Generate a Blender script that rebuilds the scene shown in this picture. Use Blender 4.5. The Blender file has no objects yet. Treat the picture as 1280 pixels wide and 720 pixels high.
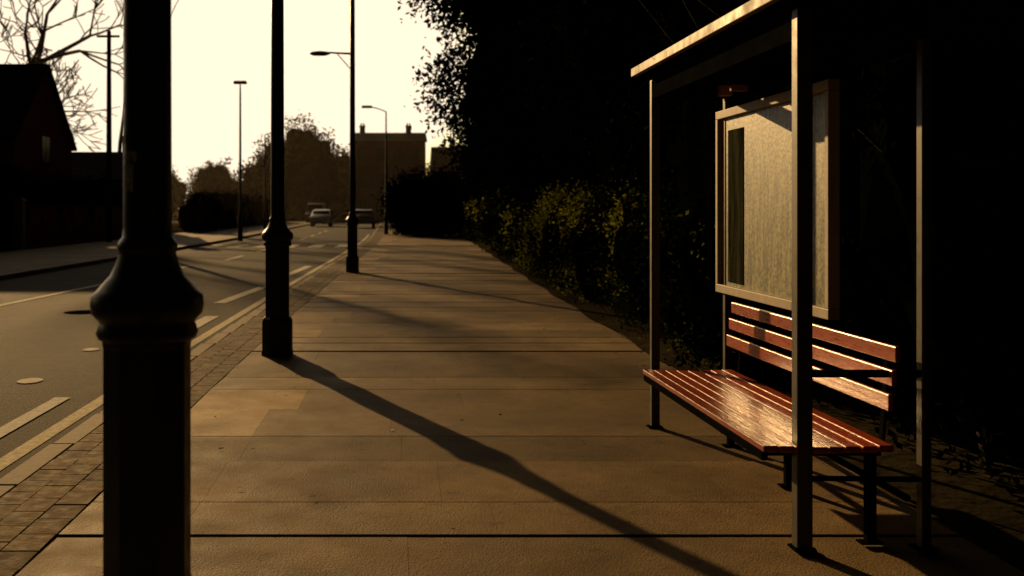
import bpy, bmesh, math, random
import numpy as np
from mathutils import Vector, Matrix, noise
random.seed(7); rng=np.random.default_rng(11)
scene=bpy.context.scene
CH=1.45
# ---------------------------------------------------------------- helpers
def link(o,parent=None):
    scene.collection.objects.link(o)
    if parent: o.parent=parent
    return o
def empty(name,loc=(0,0,0),rotz=0):
    e=bpy.data.objects.new(name,None); e.location=loc; e.rotation_euler=(0,0,rotz); return link(e)
class MB:
    def __init__(s): s.v=[];s.f=[];s.a=[]
    def add(s,vs,fs,var=0.5):
        n=len(s.v); s.v+=[tuple(v) for v in vs]; s.f+=[tuple(i+n for i in f) for f in fs]; s.a+=[var]*len(fs)
    def box(s,x0,x1,y0,y1,z0,z1,var=.5,c=0.0):
        if c<=0:
            s.add([(x0,y0,z0),(x1,y0,z0),(x1,y1,z0),(x0,y1,z0),(x0,y0,z1),(x1,y0,z1),(x1,y1,z1),(x0,y1,z1)],
              [(0,3,2,1),(4,5,6,7),(0,1,5,4),(1,2,6,5),(2,3,7,6),(3,0,4,7)],var)
        else:
            vs=[(x0,y0,z0),(x1,y0,z0),(x1,y1,z0),(x0,y1,z0),(x0,y0,z1-c),(x1,y0,z1-c),(x1,y1,z1-c),(x0,y1,z1-c),
                (x0+c,y0+c,z1),(x1-c,y0+c,z1),(x1-c,y1-c,z1),(x0+c,y1-c,z1)]
            s.add(vs,[(0,1,5,4),(1,2,6,5),(2,3,7,6),(3,0,4,7),(4,5,9,8),(5,6,10,9),(6,7,11,10),(7,4,8,11),(8,9,10,11)],var)
    def tube(s,p0,p1,r0,r1,n=6,var=.5,caps=False):
        p0=Vector(p0);p1=Vector(p1);d=(p1-p0)
        if d.length<1e-6: return
        d.normalize(); u=d.orthogonal().normalized(); w=d.cross(u)
        vs=[]
        for p,r in((p0,r0),(p1,r1)):
            for i in range(n):
                a=2*math.pi*i/n; vs.append(p+u*math.cos(a)*r+w*math.sin(a)*r)
        fs=[(i,(i+1)%n,n+(i+1)%n,n+i) for i in range(n)]
        if caps: fs+= [tuple(range(n-1,-1,-1)),tuple(range(n,2*n))]
        s.add(vs,fs,var)
    def lathe(s,prof,n=24,cx=0,cy=0,rot=0,var=.5,cap=True):
        vs=[];fs=[]
        for r,z in prof:
            for i in range(n):
                a=2*math.pi*i/n+rot; vs.append((cx+r*math.cos(a),cy+r*math.sin(a),z))
        for k in range(len(prof)-1):
            for i in range(n):
                fs.append((k*n+i,k*n+(i+1)%n,(k+1)*n+(i+1)%n,(k+1)*n+i))
        if cap: fs.append(tuple((len(prof)-1)*n+i for i in range(n))); fs.append(tuple(range(n-1,-1,-1)))
        s.add(vs,fs,var)
    def obj(s,name,mat,parent=None,smooth=False,bevel=0,angle=40):
        me=bpy.data.meshes.new(name); me.from_pydata(s.v,[],s.f)
        at=me.attributes.new('var','FLOAT','FACE'); at.data.foreach_set('value',s.a)
        me.materials.append(mat); 
        o=bpy.data.objects.new(name,me); link(o,parent)
        if smooth:
            me.polygons.foreach_set('use_smooth',[True]*len(me.polygons))
            try: me.set_sharp_from_angle(angle=math.radians(angle))
            except Exception: pass
        if bevel:
            m=o.modifiers.new('b','BEVEL'); m.width=bevel; m.segments=2; m.limit_method='ANGLE'
        return o
def mat(name,c1,c2=None,scale=5,rough=.7,metal=0,spec=.5,bump=0,bscale=40,bdist=.01,varamt=0,trans=0,rvar=0,coat=0,detail=6,stretch=None,lo=.32,hi=.68,big=0):
    m=bpy.data.materials.new(name); m.use_nodes=True; nt=m.node_tree; N=nt.nodes; L=nt.links
    b=N['Principled BSDF']; out=N['Material Output']
    b.inputs['Roughness'].default_value=rough; b.inputs['Metallic'].default_value=metal
    b.inputs['Specular IOR Level'].default_value=spec; b.inputs['Coat Weight'].default_value=coat
    tc=N.new('ShaderNodeTexCoord'); src=tc.outputs['Object']
    if stretch:
        mp=N.new('ShaderNodeMapping'); mp.inputs['Scale'].default_value=stretch; L.new(src,mp.inputs[0]); src=mp.outputs[0]
    nz=N.new('ShaderNodeTexNoise'); nz.inputs['Scale'].default_value=scale; nz.inputs['Detail'].default_value=detail; L.new(src,nz.inputs['Vector'])
    nz.inputs['Roughness'].default_value=.65
    cr=N.new('ShaderNodeValToRGB'); cr.color_ramp.elements[0].position=lo; cr.color_ramp.elements[1].position=hi
    c2=c2 or c1
    cr.color_ramp.elements[0].color=(*c1,1); cr.color_ramp.elements[1].color=(*c2,1)
    L.new(nz.outputs['Fac'],cr.inputs[0]); col=cr.outputs[0]
    if big:   # large soft stains and small dark spots of dirt
        for (sc_,a,b_,lo_) in ((.55,.36,.6,1-big),(14,.30,.42,1-big*.8)):
            n4=N.new('ShaderNodeTexNoise'); n4.inputs['Scale'].default_value=sc_; n4.inputs['Detail'].default_value=6; L.new(src,n4.inputs['Vector'])
            m4=N.new('ShaderNodeMapRange'); m4.inputs[1].default_value=a; m4.inputs[2].default_value=b_; m4.inputs[3].default_value=lo_; m4.inputs[4].default_value=1.0; L.new(n4.outputs['Fac'],m4.inputs[0])
            x4=N.new('ShaderNodeVectorMath'); x4.operation='SCALE'; L.new(col,x4.inputs[0]); L.new(m4.outputs[0],x4.inputs['Scale']); col=x4.outputs[0]
    if varamt:
        at=N.new('ShaderNodeAttribute'); at.attribute_name='var'
        mr=N.new('ShaderNodeMapRange'); mr.clamp=False; mr.inputs[3].default_value=1-varamt; mr.inputs[4].default_value=1+varamt; L.new(at.outputs['Fac'],mr.inputs[0])
        mx=N.new('ShaderNodeVectorMath'); mx.operation='SCALE'; L.new(col,mx.inputs[0]); L.new(mr.outputs[0],mx.inputs['Scale']); col=mx.outputs[0]
    L.new(col,b.inputs['Base Color'])
    if rvar:
        n3=N.new('ShaderNodeTexNoise'); n3.inputs['Scale'].default_value=scale*2.3; n3.inputs['Detail'].default_value=5; L.new(src,n3.inputs['Vector'])
        m3=N.new('ShaderNodeMapRange'); m3.inputs[1].default_value=.3; m3.inputs[2].default_value=.7; m3.inputs[3].default_value=rough-rvar; m3.inputs[4].default_value=rough+rvar
        L.new(n3.outputs['Fac'],m3.inputs[0]); L.new(m3.outputs[0],b.inputs['Roughness'])
    if bump:
        n2=N.new('ShaderNodeTexNoise'); n2.inputs['Scale'].default_value=bscale; n2.inputs['Detail'].default_value=5; L.new(src,n2.inputs['Vector'])
        bp=N.new('ShaderNodeBump'); bp.inputs['Strength'].default_value=bump; bp.inputs['Distance'].default_value=bdist
        L.new(n2.outputs['Fac'],bp.inputs['Height']); L.new(bp.outputs[0],b.inputs['Normal'])
    if trans:
        tr=N.new('ShaderNodeBsdfTranslucent'); sc=N.new('ShaderNodeVectorMath'); sc.operation='MULTIPLY'; sc.inputs[1].default_value=(1.5,1.6,.7)
        L.new(col,sc.inputs[0]); L.new(sc.outputs[0],tr.inputs[0])
        ms=N.new('ShaderNodeMixShader'); ms.inputs[0].default_value=trans; L.new(b.outputs[0],ms.inputs[1]); L.new(tr.outputs[0],ms.inputs[2]); L.new(ms.outputs[0],out.inputs[0])
    return m
def dx(y):
    t=min(max(y/55,0),1); return 1.15*(t*t*(3-2*t))
# ---------------------------------------------------------------- materials
M_slab=mat('paving_concrete',(.130,.086,.038),(.26,.178,.084),scale=1.6,rough=.74,spec=.06,bump=.8,bscale=110,bdist=.006,varamt=.24,rvar=.08,detail=10,big=.34)
M_sett=mat('sett_stone',(.10,.07,.036),(.2,.14,.074),scale=6,rough=.85,spec=.03,bump=.5,bscale=45,bdist=.006,varamt=.3,rvar=.1,big=.3)
M_kerb=mat('kerb_granite',(.14,.105,.062),(.27,.20,.12),scale=14,rough=.8,spec=.05,bump=.4,bscale=60,bdist=.005,varamt=.2)
M_bed=mat('joint_mortar',(.03,.021,.012),(.05,.036,.022),scale=9,rough=.95,spec=.02)
M_asph=mat('asphalt',(.018,.014,.010),(.052,.042,.028),scale=3,rough=.84,spec=.035,bump=1.0,bscale=90,bdist=.010,big=.35)
M_white=mat('road_paint_white',(.45,.42,.35),(.82,.8,.72),scale=18,rough=.9,spec=.03,bump=.3,bscale=90,bdist=.004)
M_yellow=mat('road_paint_yellow',(.38,.33,.22),(.8,.74,.54),scale=18,rough=.9,spec=.03,bump=.3,bscale=90,bdist=.004)
M_ground=mat('soil_ground',(.02,.017,.009),(.045,.036,.02),scale=.8,rough=.95,spec=.0,bump=.5,bscale=8,bdist=.05)
M_post=mat('lamp_paint',(.004,.010,.014),(.009,.018,.023),scale=7,rough=.42,spec=.25,bump=.2,bscale=55,bdist=.004,rvar=.1)
M_metal=mat('shelter_metal',(.034,.031,.021),(.06,.055,.038),scale=6,rough=.5,spec=.2,bump=.08,bscale=60,bdist=.003,rvar=.08)
M_dark=mat('shelter_dark_paint',(.004,.004,.004),(.008,.008,.007),scale=6,rough=.9,spec=.0)
M_roofedge=mat('roof_edge_aluminium',(.13,.10,.06),(.21,.165,.10),scale=5,rough=.55,spec=.2,rvar=.1)
M_frame=mat('poster_frame_metal',(.28,.23,.16),(.40,.34,.25),scale=7,rough=.6,spec=.2,bump=.1)
M_red=mat('red_varnished_wood',(.22,.030,.008),(.40,.064,.015),scale=5,rough=.31,spec=.42,bump=.15,bscale=30,bdist=.003,stretch=(12,1,12),coat=.1,rvar=.1,varamt=.3)
M_leafH=mat('hedge_leaf',(.004,.006,.002),(.15,.145,.026),scale=.55,rough=.9,spec=.0,trans=.35,varamt=.5,lo=.48,hi=.64)  # contrasty noise paints sunlit patches and black shaded gaps into the leaf colour
M_leafT=mat('evergreen_leaf',(.003,.0042,.0016),(.010,.012,.004),scale=1.0,rough=1,spec=.0,varamt=.5)
M_leafD=mat('yew_leaf',(.0015,.0022,.001),(.004,.005,.002),scale=1.4,rough=1,spec=.0,varamt=.5)
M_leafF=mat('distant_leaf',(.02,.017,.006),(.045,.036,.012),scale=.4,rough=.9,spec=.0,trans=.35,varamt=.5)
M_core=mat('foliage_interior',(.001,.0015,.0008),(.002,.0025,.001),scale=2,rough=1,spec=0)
M_bark=mat('bark',(.015,.012,.008),(.035,.027,.018),scale=8,rough=.9,spec=.05,bump=.6,bscale=20,bdist=.02)
M_litter=mat('dead_leaf',(.05,.03,.012),(.16,.09,.03),scale=3,rough=.7,spec=.1,varamt=.5)
M_roof=mat('slate_roof',(.015,.014,.013),(.03,.027,.024),scale=3,rough=.85,spec=.05)
M_win=mat('window_glass',(.01,.012,.014),rough=.15,spec=.4)
M_trim=mat('painted_trim',(.2,.17,.13),(.28,.24,.19),scale=6,rough=.8,spec=.05)
M_trimD=mat('weathered_window_frame',(.03,.024,.018),(.05,.04,.03),scale=6,rough=.9,spec=.0)
M_tyre=mat('tyre',(.012,.012,.012),rough=.8,spec=.1)
M_lampg=mat('headlamp_glass',(.7,.7,.65),rough=.15,spec=.8)
def brickmat(name,a,b):
    m=mat(name,a,b,rough=.9,spec=.02); nt=m.node_tree; N=nt.nodes; L=nt.links
    bt=N.new('ShaderNodeTexBrick'); bt.inputs['Scale'].default_value=4.2; bt.inputs['Color1'].default_value=(*a,1); bt.inputs['Color2'].default_value=(*b,1); bt.inputs['Mortar'].default_value=(.08,.05,.035,1)
    g=N.new('ShaderNodeNewGeometry'); s=N.new('ShaderNodeSeparateXYZ'); L.new(g.outputs['Position'],s.inputs[0])
    ad=N.new('ShaderNodeMath'); L.new(s.outputs[0],ad.inputs[0]); L.new(s.outputs[1],ad.inputs[1])
    cb=N.new('ShaderNodeCombineXYZ'); L.new(ad.outputs[0],cb.inputs[0]); L.new(s.outputs[2],cb.inputs[1]); L.new(cb.outputs[0],bt.inputs['Vector'])
    L.new(bt.outputs['Color'],N['Principled BSDF'].inputs['Base Color']); return m
M_brick=brickmat('red_brick',(.12,.034,.018),(.19,.055,.028))
# ---------------------------------------------------------------- ground
g=MB(); g.add([(-1500,-300,-.17),(1500,-300,-.17),(1500,2500,-.17),(-1500,2500,-.17)],[(0,1,2,3)]); g.obj('ground',M_ground)
def strip(mb,xa,xb,y0,y1,z,step=2.0,curve=True):
    n=max(1,int((y1-y0)/step)); 
    for i in range(n):
        a=y0+(y1-y0)*i/n; b=y0+(y1-y0)*(i+1)/n; da=dx(a) if curve else 0; db=dx(b) if curve else 0
        mb.add([(xa+da,a,z),(xb+da,a,z),(xb+db,b,z),(xa+db,b,z)],[(0,1,2,3)])
r=MB(); strip(r,-9.0,-2.0,-6,114,-.11); r.add([(-60,114,-.11),(60,114,-.11),(60,121,-.11),(-60,121,-.11)],[(0,1,2,3)]); r.obj('road',M_asph)
# kerbs
k=MB(); y=-3.0
while y<112:
    d=dx(y+.45); k.box(-2.13+d,-1.985+d,y,y+.905,-.16,0.0+random.uniform(-.002,.002),random.random(),.006)
    k.box(-9.0+d,-8.86+d,y,y+.905,-.16,0.0,random.random(),.008); y+=.915
k.obj('kerb',M_kerb)
b=MB(); strip(b,-2.0,2.9,-6,112,-.010); b.obj('pavement_bed',M_bed)
lp=MB(); strip(lp,-13.9,-8.87,-6,112,-.01); lp.obj('far_pavement',M_slab)
# slabs
def slab(s,x0,x1,y0,y1,gx,gy,cx,c,d0,d1,h,v,zb=-.03):
    x0+=gx;x1-=gx;y0+=gy;y1-=gy
    vs=[(x0+d0,y0,zb),(x1+d0,y0,zb),(x1+d1,y1,zb),(x0+d1,y1,zb),(x0+d0,y0,h[0]-c),(x1+d0,y0,h[1]-c),(x1+d1,y1,h[2]-c),(x0+d1,y1,h[3]-c),
        (x0+cx+d0,y0+c,h[0]),(x1-cx+d0,y0+c,h[1]),(x1-cx+d1,y1-c,h[2]),(x0+cx+d1,y1-c,h[3])]
    s.add(vs,[(0,1,5,4),(1,2,6,5),(2,3,7,6),(3,0,4,7),(4,5,9,8),(5,6,10,9),(6,7,11,10),(7,4,8,11),(8,9,10,11)],v)
s=MB(); y=-2.0
rows_=[.9,.76,.62,.62,.9,.62,.5,.62,.9,.5,.76,.62]; ri=0
while y<66:
    Lr=rows_[ri%len(rows_)]; ri+=1; xs=[-1.50]; xcur=-1.50+random.uniform(.5,.8)
    while xcur<2.2: xs.append(xcur); xcur+=random.uniform(.85,1.5)
    xs.append(2.52); tone=random.uniform(.0,1.0); rh=random.uniform(-.004,.004); tl=random.uniform(-.014,.014)
    for i in range(len(xs)-1):
        hh=rh+random.uniform(-.0003,.0003); t2=tl
        v=min(1,max(0,tone+random.uniform(-.15,.15)))
        if i==0 and y>5.5 and random.random()<.35: v=2.4
        slab(s,xs[i],xs[i+1],y,y+Lr,.0006,.0045,.0002,.002,dx(y),dx(y+Lr),[hh-t2/2,hh-t2/2,hh+t2/2,hh+t2/2],v)
    y+=Lr
s.obj('pavement',M_slab)
s=MB(); y=-1.5; xs=[-1.98,-1.83,-1.67,-1.505]
while y<62:
    for i in range(3):
        d=dx(y); yy=y+(i%2)*.11
        hh=random.uniform(-.002,.002); slab(s,xs[i],xs[i+1],yy,yy+.22,.002,.002,.001,.003,d,d,[hh]*4,random.random())
    y+=.22
s.obj('kerbside_setts',M_sett)
# markings
w=MB(); zM=-.106
strip(w,-2.47,-2.35,1,60,zM,1.0); w.obj('kerb_line_marking',M_yellow)
w=MB()
def seg(x0,y0,x1,y1,wd):
    v=Vector((x1-x0,y1-y0)).normalized(); n=Vector((-v.y,v.x))*wd/2
    w.add([(x0+n.x+dx(y0),y0+n.y,zM+.004),(x0-n.x+dx(y0),y0-n.y,zM+.004),(x1-n.x+dx(y1),y1-n.y,zM+.004),(x1+n.x+dx(y1),y1+n.y,zM+.004)],[(0,1,2,3)])
seg(-2.76,1.5,-2.76,8.2,.13)
for a in [(-2.76,12.0,-2.76,14.4),(-3.05,16.4,-2.85,19.8),(-2.85,23,-2.75,27)]: seg(*a,.2)
pts=[(-6.9,10),(-6.6,14),(-6.4,18),(-6.2,22),(-6.0,27)]
for i in range(4): seg(*pts[i],*pts[i+1],.15)
for yy in (30,36,50,56,62,68): seg(-5.6,yy,-5.6,yy+3,.14)
for i in range(6):
    xx=-8.4+i*1.1; seg(xx,40,xx,43,.55)
for (cx,cy,rr) in [(-3.25,9.0,.11),(-3.45,8.3,.12),(-3.3,11,.09)]:
    w.add([(cx+rr*math.cos(t*.52),cy+rr*1.3*math.sin(t*.52),zM+.004) for t in range(12)],[tuple(range(12))])
w.obj('road_marking',M_white)
mh=MB(); mh.add([(-4.6+.3*math.cos(t*.26),15+.3*math.sin(t*.26),zM) for t in range(24)],[tuple(range(24))]); mh.obj('manhole_cover',M_dark)
# ---------------------------------------------------------------- leaves
def leaves(name,P,size,m,parent=None,asp=.5,up=0.0):
    n=len(P); P=np.asarray(P)
    a=rng.normal(size=(n,3)); a[:,2]-=up; a/=np.linalg.norm(a,axis=1)[:,None]
    bvec=rng.normal(size=(n,3)); c=np.cross(a,bvec); c/=np.linalg.norm(c,axis=1)[:,None]
    nn=np.cross(a,c)
    sz=(size*rng.uniform(.6,1.3,n))[:,None]
    V=np.empty((n,4,3)); V[:,0]=P-a*sz*.5; V[:,1]=P+c*sz*asp*.5+nn*sz*.1; V[:,2]=P+a*sz*.5; V[:,3]=P-c*sz*asp*.5+nn*sz*.1
    me=bpy.data.meshes.new(name); me.vertices.add(4*n); me.vertices.foreach_set('co',V.ravel())
    me.loops.add(4*n); me.loops.foreach_set('vertex_index',np.arange(4*n,dtype=np.int32))
    me.polygons.add(n); me.polygons.foreach_set('loop_start',np.arange(0,4*n,4,dtype=np.int32)); 
    try: me.polygons.foreach_set('loop_total',np.full(n,4,dtype=np.int32))
    except Exception: pass
    at=me.attributes.new('var','FLOAT','FACE'); at.data.foreach_set('value',rng.random(n).astype(np.float32))
    me.materials.append(m); me.update(); me.validate()
    o=bpy.data.objects.new(name,me); return link(o,parent)
def blob_pts(c,rad,nclump,per,sig,shell=.22,seed=0):
    c=np.array(c,float); rad=np.array(rad,float)
    d=rng.normal(size=(nclump,3)); d/=np.linalg.norm(d,axis=1)[:,None]
    f=np.array([1+.28*noise.noise(Vector(q*2.1)+Vector((seed*3.1,seed,0)))+.15*noise.noise(Vector(q*5.3)+Vector((seed,7,0))) for q in d])
    f-=rng.random(nclump)**1.5*shell
    C=c+d*rad*f[:,None]
    P=np.repeat(C,per,axis=0)+rng.normal(size=(nclump*per,3))*sig
    return P[P[:,2]>.02]
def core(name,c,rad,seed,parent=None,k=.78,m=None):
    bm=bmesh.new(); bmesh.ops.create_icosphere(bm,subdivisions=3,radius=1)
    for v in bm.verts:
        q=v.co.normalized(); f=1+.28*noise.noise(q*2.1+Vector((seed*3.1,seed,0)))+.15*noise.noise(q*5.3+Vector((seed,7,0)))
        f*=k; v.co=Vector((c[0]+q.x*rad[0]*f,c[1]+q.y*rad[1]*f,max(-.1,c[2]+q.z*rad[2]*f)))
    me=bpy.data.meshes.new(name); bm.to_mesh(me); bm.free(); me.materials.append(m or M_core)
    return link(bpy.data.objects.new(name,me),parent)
def tree(name,base,blobs,size,m,sig=.22,dens=26,per=26,trunk=.2,k=.78):
    e=empty(name); t=MB(); bx,by=base; top=max(bb[0][2] for bb in blobs)
    t.tube((bx,by,-.15),(bx,by,top*.5),trunk*1.2,trunk*.8,10); t.tube((bx,by,top*.5),(bx+.1,by,top),trunk*.8,trunk*.3,10)
    for i,(c,rad) in enumerate(blobs):
        t.tube((bx,by,min(top*.45,c[2]*.6)),c,trunk*.5,trunk*.15,7)
    t.obj('trunk',M_bark,e,True)
    P=[]
    for i,(c,rad) in enumerate(blobs):
        area=4*math.pi*((rad[0]*rad[1]+rad[0]*rad[2]+rad[1]*rad[2])/3)
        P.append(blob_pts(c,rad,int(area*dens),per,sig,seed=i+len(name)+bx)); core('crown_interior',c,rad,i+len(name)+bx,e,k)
    leaves('crown',np.vstack(P),size,m,e); return e
# right-hand evergreens
tree('evergreen_tree',(5.2,27),[((4.8,26,5.2),(3.6,3.6,3.0)),((5.0,27,8.6),(4.6,4.0,3.4)),((4.4,23,2.9),(2.1,3,1.8))],.17,M_leafT,sig=.26,dens=8,per=20)
tree('evergreen_tree',(5.6,18),[((5.6,18,4.6),(3.3,3.4,3.2)),((5.3,19,8.2),(3.6,3.6,3.0))],.15,M_leafT,sig=.22,dens=7,per=18)
tree('evergreen_tree',(5.9,11.5),[((5.9,11.5,4.0),(3.0,3.4,3.0)),((5.6,12,7.0),(3.6,3.6,2.8))],.13,M_leafD,sig=.2,dens=7,per=18)
tree('evergreen_tree',(6.2,5.2),[((5.6,5.5,3.0),(2.8,3.8,3.2)),((6.0,6,5.8),(3.6,4.4,2.6))],.11,M_leafD,sig=.18,dens=7,per=18)
tree('evergreen_tree',(6.5,37),[((5.6,37,4),(2.9,4.5,3.4)),((6.5,47,3.4),(3.0,5,2.8))],.22,M_leafT,sig=.3,dens=5,per=16)
tree('holly_bush',(2.6,55),[((2.1,54,1.5),(2.3,2.2,2.1))],.18,M_leafD,sig=.2,dens=9,per=20,trunk=.1)
# hedges made of bulging bushes
def hedge(name,x0,y0,y1,h,wd,size,m,dens,curve=True,sig=.12,per=16,side=1,gapx=0):
    e=empty(name); P=[]; n=0; yy=y0
    while yy<y1:
        wl=random.uniform(.9,1.5)*(1 if h<2.5 else 1.6); cy=yy+wl/2; dd=dx(cy) if curve else 0; hh=h*random.uniform(.85,1.12); bul=random.uniform(-.22,.2)
        cx=x0+dd+side*(wd/2)-side*bul
        rad=(wd/2+.05,wl*.56,hh*.56); c=(cx,cy,hh*.5)
        N=int(dens*(hh*wl*2+wd*wl)); d=rng.normal(size=(N,3)); d/=np.linalg.norm(d,axis=1)[:,None]
        p=np.sign(d)*np.abs(d)**.7; f=np.array([1+.2*noise.noise(Vector(q*2.5)+Vector((cy,0,0))) for q in d])-rng.random(N)**1.5*.15
        C=np.array(c)+p*np.array(rad)*f[:,None]
        Q=np.repeat(C,per,axis=0)+rng.normal(size=(N*per,3))*sig; P.append(Q[Q[:,2]>0.0])
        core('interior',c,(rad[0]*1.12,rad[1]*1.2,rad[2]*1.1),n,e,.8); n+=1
        yy+=wl
    leaves('foliage',np.vstack(P),size,m,e,asp=.55); return e
hedge('hedge',2.62,8.2,24,1.6,1.1,.055,M_leafH,24,sig=.10,per=22)
hedge('hedge',2.62,24,60,1.7,1.1,.10,M_leafH,8,sig=.12,per=16)
hedge('yew_hedge',2.75,0.8,8.4,3.4,1.5,.065,M_leafD,14,curve=False,sig=.12,per=18)
hedge('laurel_hedge',3.0,8,46,3.6,1.7,.13,M_leafT,6,sig=.18,per=16)
hedge('hedge',-13.2,62,110,2.3,1.6,.2,M_leafT,4,curve=False,sig=.2,per=14)
hedge('hedge',-15.6,14,62,2.9,1.6,.16,M_leafT,4,curve=False,sig=.2,per=12)
# distant trees
e=empty('distant_trees'); P=[]
spec=[]
for i in range(44):
    x=-100+i*4+random.uniform(-1,1); yb=random.uniform(150,175)
    spec.append((x,yb,random.uniform(6.5,9.0),random.uniform(3.2,4.4)))
spec+=[(-15.5,140,12.0,3.4),(-12.5,142,14.5,3.8),(-9.8,140,12,3.0),(-19,145,9,3.2),(-7,150,11,3)]
tr=MB()
for i,(x,yb,h,r_) in enumerate(spec):
    c=(x,yb,h*.5); rad=(r_,r_,h*.52)
    tr.tube((x,yb,-.2),(x,yb,h*.5),.3,.15,6)
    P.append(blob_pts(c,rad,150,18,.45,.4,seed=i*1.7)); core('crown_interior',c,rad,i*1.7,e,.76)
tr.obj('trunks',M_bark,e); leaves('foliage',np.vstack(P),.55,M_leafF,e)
# ---------------------------------------------------------------- bare trees
def bare(name,base,h,r,seed,lean=(0,0),depth=6,first=.35,spread=.6,minr=0.0):
    rd=random.Random(seed); t=MB()
    def grow(p,d,r,L,k):
        n=3; 
        for i in range(n):
            d2=(d+Vector((rd.uniform(-.14,.14),rd.uniform(-.14,.14),rd.uniform(-.05,.12)))).normalized()
            q=p+d2*(L/n); t.tube(p,q,max(r,minr),max(r*.88,minr),6 if r>.04 else 4); p=q; d=d2; r*=.88
            if k<depth-0 and i>0 and k>0 and rd.random()<.75:
                side=d.orthogonal(); side.rotate(Matrix.Rotation(rd.uniform(0,6.28),3,d)); 
                grow(p,(d+side*rd.uniform(.5,1.0)).normalized(),r*.55,L*.65,k+1)
        if k<depth:
            for j in range(2 if k else 4):
                side=d.orthogonal(); side.rotate(Matrix.Rotation(rd.uniform(0,6.28),3,d))
                grow(p,(d+side*rd.uniform(.35,.9)*spread/.6+Vector((0,0,.08))).normalized(),r*.74,L*rd.uniform(.65,.85),k+1)
    grow(Vector((base[0],base[1],-.15)),Vector((lean[0],lean[1],1)).normalized(),r,h*first,0)
    return t.obj(name,M_bark,None,True,angle=80)
bare('bare_tree',(-37,95),25,1.0,3,(0.02,0),depth=5,first=.42,spread=.7,minr=.055)
bare('bare_tree',(-26.5,97),24,.28,9,(.02,0),depth=4,first=.5,spread=.35,minr=.04)
bare('bare_tree',(-43,102),24,.9,5,(.05,0),depth=5,minr=.055)
bare('bare_shrub',(3.4,5.6),3.6,.03,21,(-.15,-.1),depth=3,first=.45)
# ---------------------------------------------------------------- lamp posts
def lamp_post(name,x,y,sticker=False):
    e=empty(name,(x,y,0)); m=MB()
    m.lathe([(.165,-.02),(.165,.03),(.158,.05),(.158,.33),(.150,.36),(.128,.385)],8,rot=math.pi/8)
    m.lathe([(.128,.385),(.124,.40),(.124,1.06),(.128,1.08)],8,rot=math.pi/8)
    m.obj('plinth',M_post,e,bevel=.006)
    m=MB(); m.lathe([(.118,1.075),(.136,1.085),(.142,1.10),(.136,1.12),(.132,1.13),(.14,1.14),(.154,1.155),(.158,1.18),(.155,1.205),(.140,1.22),(.128,1.235),(.105,1.26),(.090,1.29),(.080,1.32),(.080,1.33),(.084,1.335),(.084,1.35),(.078,1.36),(.070,1.37),(.068,1.4),(.050,7.4),(.03,7.45)],40)
    m.obj('shaft',M_post,e,True,angle=50)
    m=MB(); m.tube((0,0,5.0),(-.62,0,5.03),.025,.02,8,caps=True); m.tube((0,0,4.6),(-.35,0,5.0),.012,.012,6)
    m.lathe([(.06,7.4),(.16,7.5),(.20,7.9),(.08,8.05),(.02,8.15)],12); m.obj('bracket',M_post,e,True)
    m=MB(); m.lathe([(.04,5.06),(.09,5.04),(.11,4.99),(.07,4.96)],14); o=m.obj('lantern_hood',M_post,e,True); o.scale=(2.2,1,1); o.location=(-.75,0,0)
    if sticker:
        st=MB()
        for (a0,a1,z0,z1) in [(3.75,4.35,1.50,1.575),(3.9,4.5,1.585,1.61),(3.6,3.95,1.63,1.66)]:
            n=6; vs=[];fs=[]
            for i in range(n+1):
                a=a0+(a1-a0)*i/n
                for z in (z0+.008*math.sin(i*2.1),z1+.006*math.sin(i*3.3)): vs.append((.0688*math.cos(a),.0688*math.sin(a),z))
            for i in range(n): fs.append((2*i,2*i+2,2*i+3,2*i+1))
            st.add(vs,fs)
        st.obj('torn_sticker',mat('sticker_paper',(.08,.09,.09),(.3,.3,.28),scale=40,rough=.6),e)
lamp_post('street_lamp',-.688,2.83,True)
lamp_post('street_lamp',-1.115,9.9)
lamp_post('street_lamp',-.85,22.8)
def column(name,x,y,h,arm,r=.07):
    e=empty(name,(x,y,0)); m=MB(); m.lathe([(r*1.7,-.05),(r*1.7,1.1),(r,1.2),(r*.6,h)],12)
    p=Vector((0,0,h))
    for i in range(4):
        q=p+Vector((arm/4,0,.12*(1-i/4))); m.tube(p,q,r*.5,r*.45,8); p=q
    m.obj('column',M_post,e,True); m=MB(); m.box(p.x-.3,p.x+.3,-.12,.12,p.z-.08,p.z+.06,c=.04); m.obj('lantern',M_post,e)
column('tall_street_lamp',-6.9+.0,46,7.0,.0,.07)
column('tall_street_lamp',-.2,57,7.0,-1.1,.07)
column('tall_street_lamp',-9.4,75,7.0,1.1)
e=empty('telegraph_pole',(-12.4,44,0)); m=MB(); m.lathe([(.15,-.1),(.09,9.3),(.02,9.35)],12); m.box(-.5,.5,-.16,-.1,9.0,9.1)
m.obj('pole',M_bark,e)
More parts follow.
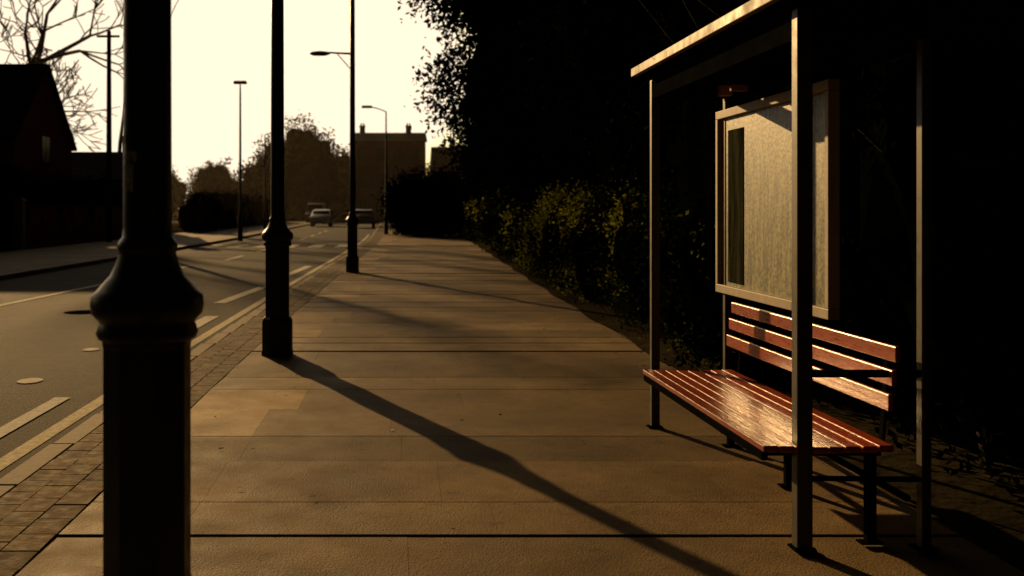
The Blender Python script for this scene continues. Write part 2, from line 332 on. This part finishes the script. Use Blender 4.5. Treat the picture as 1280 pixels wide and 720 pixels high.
# ---------------------------------------------------------------- bus shelter
S=empty('bus_shelter')
yN,yF=4.23,6.58; XF,XB=1.753,2.27
m=MB()
for (x,y,hw) in [(XF,yN,.033),(XF,yF,.027)]:
    m.box(x-hw,x+hw,y-hw,y+hw,.012,2.30)
m.obj('front_posts',M_metal,S,bevel=.006)
m=MB()
for (x,y) in [(XB,yN),(XB,yF+.12)]:
    m.box(x-.02,x+.02,y-.025,y+.025,.012,2.30)
m.obj('back_posts',M_metal,S,bevel=.005)
m=MB()
for (x,y) in [(XF,yN),(XF,yF),(XB,yN),(XB,yF+.12)]: m.box(x-.045,x+.045,y-.045,y+.045,0.004,.014)
for (x,y) in [(XF,yN),(XF,yF),(XB,yN),(XB,yF+.12)]:
    for sx in(-.036,.036): m.tube((x+sx,y-.036,.013),(x+sx,y-.036,.022),.006,.006,6,caps=True)
m.obj('base_plates',M_dark,S)
m=MB(); y0,y1=3.55,6.64
def sl(x): return 2.345-(x-1.63)*.07
m.add([(1.655,y0,sl(1.63)),(2.75,y0,sl(2.75)),(2.75,y1,sl(2.75)),(1.655,y1,sl(1.63)),(1.655,y0,sl(1.63)+.035),(2.75,y0,sl(2.75)+.035),(2.75,y1,sl(2.75)+.035),(1.655,y1,sl(1.63)+.035)],
 [(0,3,2,1),(4,5,6,7),(0,1,5,4),(1,2,6,5),(2,3,7,6),(3,0,4,7)])
m.obj('roof',M_dark,S)
m=MB(); m.box(1.615,1.653,y0,y1+.02,2.33,2.385); m.obj('fascia',M_roofedge,S,bevel=.004)
m=MB(); m.box(XF-.03,XF+.03,yN+.035,yF-.035,2.17,2.315); m.box(XB-.03,XB+.03,3.6,yF+.09,2.17,2.29); 
for y in (yN,yF+.02): m.box(XF+.035,XB-.035,y-.025,y+.025,2.18,2.285)
m.box(XF+.2,XF+.24,4.3,6.5,2.26,2.30); m.obj('beams',M_dark,S,bevel=.004)
m=MB(); m.box(2.16,2.24,6.50,6.56,2.19,2.26); m.box(2.13,2.235,6.2,6.24,2.185,2.225); m.obj('roof_bracket',mat('brownish_bracket',(.3,.14,.05),(.45,.24,.09),rough=.7,spec=.1),S,bevel=.004)  # small orange-brown blocks under the far end of the roof
# poster case
py0,py1=5.05,6.80; z0,z1=.885,2.11
m=MB(); fr=.055
m.box(2.225,2.285,py0,py1,z1-fr,z1); m.box(2.225,2.285,py0,py1,z0,z0+fr); 
m.box(2.2249,2.285,py0,py0+fr*.8,z0+fr+.001,z1-fr-.001); m.box(2.2249,2.285,py1-fr*.8,py1,z0+fr+.001,z1-fr-.001)
m.box(2.235,2.285,5.36,5.40,z0+fr+.001,z1-fr-.001)
m.obj('poster_frame',M_frame,S,bevel=.004)
pm=bpy.data.materials.new('poster_paper'); pm.use_nodes=True; nt=pm.node_tree;N=nt.nodes;L=nt.links;bs=N['Principled BSDF']
tc=N.new('ShaderNodeTexCoord'); mp=N.new('ShaderNodeMapping'); mp.inputs['Scale'].default_value=(1,9,1.6); L.new(tc.outputs['Object'],mp.inputs[0])
n1=N.new('ShaderNodeTexNoise'); n1.inputs['Scale'].default_value=3; n1.inputs['Detail'].default_value=8; L.new(mp.outputs[0],n1.inputs['Vector'])
n2=N.new('ShaderNodeTexNoise'); n2.inputs['Scale'].default_value=42; n2.inputs['Detail'].default_value=3; L.new(tc.outputs['Object'],n2.inputs['Vector'])
mx=N.new('ShaderNodeMath'); mx.operation='MULTIPLY'; L.new(n1.outputs['Fac'],mx.inputs[0]); L.new(n2.outputs['Fac'],mx.inputs[1])
cr=N.new('ShaderNodeValToRGB'); cr.color_ramp.elements[0].position=.16; cr.color_ramp.elements[1].position=.36
cr.color_ramp.elements[0].color=(.04,.045,.022,1); cr.color_ramp.elements[1].color=(.27,.26,.12,1); L.new(mx.outputs[0],cr.inputs[0]); L.new(cr.outputs[0],bs.inputs['Base Color'])
bs.inputs['Roughness'].default_value=.45; bs.inputs['Specular IOR Level'].default_value=.4; bp=N.new('ShaderNodeBump'); bp.inputs['Strength'].default_value=.25; bp.inputs['Distance'].default_value=.004; L.new(n2.outputs['Fac'],bp.inputs['Height']); L.new(bp.outputs[0],bs.inputs['Normal'])
m=MB(); m.box(2.255,2.275,py0+fr*.8,py1-fr*.8,z0+fr,z1-fr); m.obj('poster_panel',pm,S)
m=MB(); m.box(2.250,2.254,6.34,6.62,z0+.08,z1-.14); m.obj('reflection_strip',mat('dark_reflection',(.004,.006,.003),(.05,.05,.03),scale=3,rough=.8,spec=.0,stretch=(1,5,.8)),S)  # added dark sheet: a dark reflection on the poster, put into colour
m=MB(); m.box(XF+.034,XB-.021,yN-.012,yN+.012,.735,.765); m.tube((XF,yN+.02,.30),(XB,yN,.30),.012,.012,8); m.tube((2.2,yN,.22),(2.2,yF,.22),.016,.016,8); m.obj('side_rails',M_dark,S)
# bench
B=empty('bench'); by0,by1=4.19,6.19
m=MB(); nS=8; xw=(2.13-1.57)/nS
for i in range(nS):
    x0=1.57+i*xw; zz=.452-.006*math.sin(math.pi*i/(nS-1)); m.box(x0+.0045,x0+xw-.0045,by0+.004*(i%3),by1,zz-.028,zz,random.random())
m.obj('seat_slats',M_red,B,bevel=.004)
m=MB()
for (z,hh,xo) in [(.835,.034,2.13),(.735,.034,2.115),(.632,.036,2.10)]:
    m.box(xo,xo+.022,by0+.0,by1+.02,z-hh,z+hh,random.random())
m.obj('backrest_slats',M_red,B,bevel=.005)
m=MB()
for y in (by0+.12,(by0+by1)/2,by1-.12):
    m.box(1.60,2.12,y-.02,y+.02,.385,.418)
    m.box(2.06,2.10,y-.0201,y+.0201,.01,.384)
    m.add([(2.122,y-.018,.40),(2.135,y-.018,.40),(2.165,y-.018,.87),(2.153,y-.018,.87),(2.122,y+.018,.40),(2.135,y+.018,.40),(2.165,y+.018,.87),(2.153,y+.018,.87)],[(0,1,2,3),(7,6,5,4),(0,4,5,1),(1,5,6,2),(2,6,7,3),(3,7,4,0)])
    m.box(2.03,2.13,y-.03,y+.03,.003,.012)
m.box(1.74,1.77,by0+.1,by1+.4,.36,.384); m.tube((1.76,by1+.4,.37),(XF,yF,.37),.014,.014,8)
m.box(1.574,1.60,by0+.02,by1-.02,.385,.42)
m.obj('bench_frame',M_dark,B,bevel=.003)
# ---------------------------------------------------------------- fallen leaves
n=300; xx=np.concatenate([rng.normal(2.45,.16,n-110),rng.uniform(-1.4,2.3,110)]); yy=rng.uniform(2.5,26,n); P=np.stack([xx+np.array([dx(q) for q in yy]),yy,np.full(n,0)],1)
o=leaves('fallen_leaves',P,.05,M_litter); o.scale=(1,1,.18); o.location=(0,0,.012)
v=MB(); 
for i in range(90):
    a=.5+i*.7; wob=.05*math.sin(i*1.3); wob2=.05*math.sin((i+1)*1.3)
    v.add([(2.50+wob+dx(a),a,.012),(4.3+dx(a),a,.03),(4.3+dx(a+.7),a+.7,.03),(2.50+wob2+dx(a+.7),a+.7,.012)],[(0,1,2,3)])
v.obj('soil_verge',M_ground)
# ---------------------------------------------------------------- buildings
def house(name,x0,x1,y0,y1,eave,ridge,axis='X',wins=[],chim=None):
    e=empty(name); m=MB(); m.box(x0,x1,y0,y1,-.2,eave)
    ym=(y0+y1)/2; xm=(x0+x1)/2; o=.25
    if axis=='X':
        for x in (x0+.002,x1-.002): m.add([(x,y0,eave),(x,y1,eave),(x,ym,ridge-.12)],[(0,1,2)])
        rf=MB(); t=.14
        for (ya,yb) in ((y0-o,ym),(y1+o,ym)):
            za=eave-o*(ridge-eave)/(ym-y0)
            rf.add([(x0-.2,ya,za),(x1+.2,ya,za),(x1+.2,yb,ridge),(x0-.2,yb,ridge),(x0-.2,ya,za+t),(x1+.2,ya,za+t),(x1+.2,yb,ridge+t),(x0-.2,yb,ridge+t)],[(0,1,2,3),(4,5,6,7),(0,1,5,4),(0,3,7,4),(1,2,6,5)])
    m.obj('walls',M_brick,e); rf.obj('roof',M_roof,e)
    if chim:
        c=MB(); 
        for (cx,cy) in chim:
            c.box(cx-.35,cx+.35,cy-.3,cy+.3,eave,ridge+.9); c.box(cx-.42,cx+.42,cy-.37,cy+.37,ridge+.9,ridge+1.05)
            for q in(-.17,.17): c.lathe([(.11,ridge+1.05),(.09,ridge+1.4)],8,cx+q,cy)
        c.obj('chimney',M_brick,e)
    wf=MB(); wg=MB(); sl_=MB()
    for (face,u,z,ww,hh) in wins:
        if face=='Y0':
            wf.box(u-ww/2,u+ww/2,y0-.03,y0+.0,z,z+hh); wg.box(u-ww/2+.08,u-.03,y0-.036,y0-.031,z+.08,z+hh-.08); wg.box(u+.03,u+ww/2-.08,y0-.036,y0-.031,z+.08,z+hh-.08); sl_.box(u-ww/2-.1,u+ww/2+.1,y0-.12,y0-.001,z-.1,z-.003)
        else:
            wf.box(x1,x1+.03,u-ww/2,u+ww/2,z,z+hh); wg.box(x1+.031,x1+.036,u-ww/2+.08,u-.03,z+.08,z+hh-.08); wg.box(x1+.031,x1+.036,u+.03,u+ww/2-.08,z+.08,z+hh-.08); sl_.box(x1+.001,x1+.12,u-ww/2-.1,u+ww/2+.1,z-.1,z-.003)
    if wins: wf.obj('window_frames',M_trimD,e); wg.obj('window_panes',M_win,e); sl_.obj('sills',M_trimD,e)
    return e
house('brick_house',-27,-16.6,44,52,4.7,8.3,'X',[('X1',46,.9,1.3,1.4),('X1',50,.9,1.3,1.4),('X1',48,3.6,1.2,1.4),('Y0',-19,3.1,1.2,1.2),('Y0',-22,3.1,1.2,1.2)],[(-24.5,48)])
house('brick_outbuilding',-24,-14.2,54,61,3.0,4.6,'X',[('X1',57,.9,1.4,1.3)],[(-15.0,57.5)])
W10=[('Y0',x,z,1.2,1.7) for x in (-3.4,-1.2,1.0,3.2) for z in (1,4.3,7.6)]
house('brick_apartment_building',-4.8,4.6,127,137,10.0,11.4,'X',W10,[(-3.6,132),(2.5,132)])
house('terraced_house',5.5,17,122,132,6.5,9.2,'X',[('Y0',x,z,1.1,1.5) for x in (7,10,13) for z in (1,4)],[(8,127)])
house('terraced_house',-9.5,-6.3,150,158,6.5,8.5,'X',[('Y0',-8,z,1.1,1.5) for z in (1,4)])
w_=MB(); w_.box(-14.2,-13.95,12,34.2,-.2,1.5); w_.box(-14.2,-13.95,37.4,60,-.2,1.5); 
w_.obj('brick_wall',M_brick)
w_=MB(); w_.box(-14.26,-13.89,12,34.2,1.503,1.58,c=.02); w_.box(-14.26,-13.89,37.4,60,1.503,1.58,c=.02); w_.obj('wall_coping',M_roof)
for i,yy in enumerate((34.4,37.2)):
    e=empty('gate_pier'); w_=MB(); w_.box(-14.0,-13.66,yy-.16,yy+.16,-.1,1.75); w_.obj('pier',M_trim,e,bevel=.01); w_=MB(); w_.add([(-14.06,yy-.22,1.753),(-13.6,yy-.22,1.753),(-13.6,yy+.22,1.753),(-14.06,yy+.22,1.753),(-13.83,yy,1.95)],[(0,3,2,1),(0,1,4),(1,2,4),(2,3,4),(3,0,4)]); w_.obj('cap',M_trim,e)
# ---------------------------------------------------------------- cars
def car(name,x,y,rot,col,van=False):
    e=empty(name,(x,y,-.11),rot); pm_=mat(name+'_paint',col,rough=.3,spec=.4,coat=.3)
    if van: prof=[(-2.4,.35),(-2.42,.8),(-2.38,1.95),(-2.2,2.1),(.9,2.1),(1.15,2.0),(1.75,1.25),(2.35,1.05),(2.45,.8),(2.45,.35)]; cab=1.2
    else: prof=[(-2.05,.35),(-2.1,.7),(-2.0,.95),(-1.75,1.02),(-1.2,1.42),(-.3,1.47),(.35,1.38),(1.05,.98),(1.85,.86),(2.08,.68),(2.1,.35)]; cab=.98
    m=MB(); n=len(prof); vs=[]
    W=.87 if not van else .95
    def wz(z,inner): 
        t=max(0,(z-cab)/(.5 if not van else .9)); return W-(.16*min(1,t)) - (.05 if inner else 0)
    for sgn,inner in ((-1,False),(-1,True),(1,True),(1,False)):
        vs+=[(sgn*wz(z,inner),yy_,z+(.035 if inner and z>.5 else 0)) for yy_,z in prof]
    fs=[tuple(range(n-1,-1,-1)),tuple(range(3*n,4*n))]
    for a in range(3):
        for i in range(n): j=(i+1)%n; fs.append((a*n+i,a*n+j,(a+1)*n+j,(a+1)*n+i))
    m.add(vs,fs); m.obj('body',pm_,e,True,angle=35)
    gl=MB()
    def quad(p): gl.add(p,[(0,1,2,3)])
    if not van:
        for yA,zA,yB,zB in ((.42,1.36,.98,1.04),(-1.25,1.41,-1.68,1.08)):
            s1=.02 if yA>0 else -.02
            quad([(-.66,yA+s1,zA+.05),(.66,yA+s1,zA+.05),(.76,yB+s1*1.5,zB+.05),(-.76,yB+s1*1.5,zB+.05)])
        for sg in (-1,1): quad([(sg*(W-.13+.012),.2,1.36),(sg*(W-.0+.008),.85,1.02),(sg*(W-.0+.008),-1.5,1.02),(sg*(W-.13+.012),-1.0,1.38)])
    else:
        quad([(-.72,1.2,1.98),(.72,1.2,1.98),(.82,1.74,1.32),(-.82,1.74,1.32)])
        for sg in (-1,1): quad([(sg*(W-.12),.95,1.85),(sg*(W-.01),1.5,1.3),(sg*(W-.01),.3,1.3),(sg*(W-.12),.3,1.85)])
    gl.obj('windows',M_win,e)
    wh=MB(); Lw=1.3 if not van else 1.55
    for yy_ in (-Lw,Lw):
        for sg in (-1,1): wh.tube((sg*(W-.2),yy_,.32),(sg*(W+.01),yy_,.32),.32,.32,20,caps=True)
    wh.obj('wheels',M_tyre,e)
    hl=MB(); yf=prof[-2][0]
    for sg in (-1,1): hl.box(sg*.62-.17,sg*.62+.17,yf-.05,yf+.02,.62,.76)
    hl.obj('headlamps',M_lampg,e,bevel=.02)
    tl=MB()
    for sg in (-1,1): tl.box(sg*.68-.12,sg*.68+.12,prof[1][0]-.02,prof[1][0]+.05,.72,.88)
    tl.obj('tail_lamps',mat('tail_lamp_red',(.3,.01,.01),rough=.2),e,bevel=.015)
    nb=MB(); nb.box(-.26,.26,yf+.02,yf+.035,.42,.53); nb.box(-.8,.8,yf-.02,yf+.01,.36,.40); nb.obj('number_plate',M_trim,e)
car('parked_car',-2.1,82,0,(.03,.035,.04))
car('car',-6.0,88,math.pi,(.6,.58,.54))
car('parked_van',-7.8,106,math.pi,(.15,.14,.12),True)
# ---------------------------------------------------------------- evening haze at the far end of the street
hm=bpy.data.materials.new('evening_haze'); hm.use_nodes=True; nt=hm.node_tree; nt.nodes.remove(nt.nodes['Principled BSDF'])
vs_=nt.nodes.new('ShaderNodeVolumeScatter'); vs_.inputs['Color'].default_value=(1,.84,.62,1); vs_.inputs['Density'].default_value=.00015; vs_.inputs['Anisotropy'].default_value=.5
nt.links.new(vs_.outputs[0],nt.nodes['Material Output'].inputs['Volume'])
m=MB(); m.box(-160,90,56,240,-.5,26); hz=m.obj('evening_haze',hm)
# ---------------------------------------------------------------- light
el=math.radians(15); az=math.radians(22.2)
Sv=Vector((-math.sin(az)*math.cos(el),math.cos(az)*math.cos(el),math.sin(el)))
sd=bpy.data.lights.new('sun','SUN'); sd.energy=4.8; sd.angle=math.radians(.5); sd.color=(1,.61,.24)
so=bpy.data.objects.new('sun',sd); so.rotation_euler=Sv.to_track_quat('Z','Y').to_euler(); link(so)
w=bpy.data.worlds.new('World'); scene.world=w; w.use_nodes=True; nt=w.node_tree; bg=nt.nodes['Background']
sky=nt.nodes.new('ShaderNodeTexSky'); sky.sky_type='NISHITA'; sky.sun_disc=False; sky.sun_elevation=el; sky.sun_rotation=-az
sky.air_density=1.0; sky.dust_density=4.0; sky.ozone_density=.6
def vmath(op,src,val):
    n=nt.nodes.new('ShaderNodeVectorMath'); n.operation=op; nt.links.new(src,n.inputs[0])
    if val is not None: n.inputs[1].default_value=val
    return n.outputs[0]
hs=nt.nodes.new('ShaderNodeHueSaturation'); hs.inputs['Saturation'].default_value=.4; nt.links.new(sky.outputs[0],hs.inputs['Color'])
sc_=nt.nodes.new('ShaderNodeVectorMath'); sc_.operation='SCALE'; sc_.inputs['Scale'].default_value=.074; nt.links.new(hs.outputs[0],sc_.inputs[0])
gm=nt.nodes.new('ShaderNodeGamma'); gm.inputs[1].default_value=2.8
nt.links.new(sc_.outputs[0],gm.inputs[0])
c=vmath('MULTIPLY',gm.outputs[0],(1.05,.88,.64)); c=vmath('MINIMUM',c,(1.3,1.08,.80))
nt.links.new(c,bg.inputs[0]); bg.inputs[1].default_value=.95
# ---------------------------------------------------------------- camera
cd=bpy.data.cameras.new('camera'); cd.sensor_width=36; cd.lens=35.0; cd.shift_x=(640-487)/1280; cd.shift_y=-(360-261)/1280; cd.clip_end=5000; cd.clip_start=.05
cd.dof.use_dof=True; cd.dof.focus_distance=5.6; cd.dof.aperture_fstop=2.8
co=bpy.data.objects.new('camera',cd); co.location=(0,0,CH); co.rotation_euler=(math.radians(90),0,0); link(co); scene.camera=co
scene.view_settings.view_transform='Standard'; scene.view_settings.look='None'; scene.view_settings.exposure=0
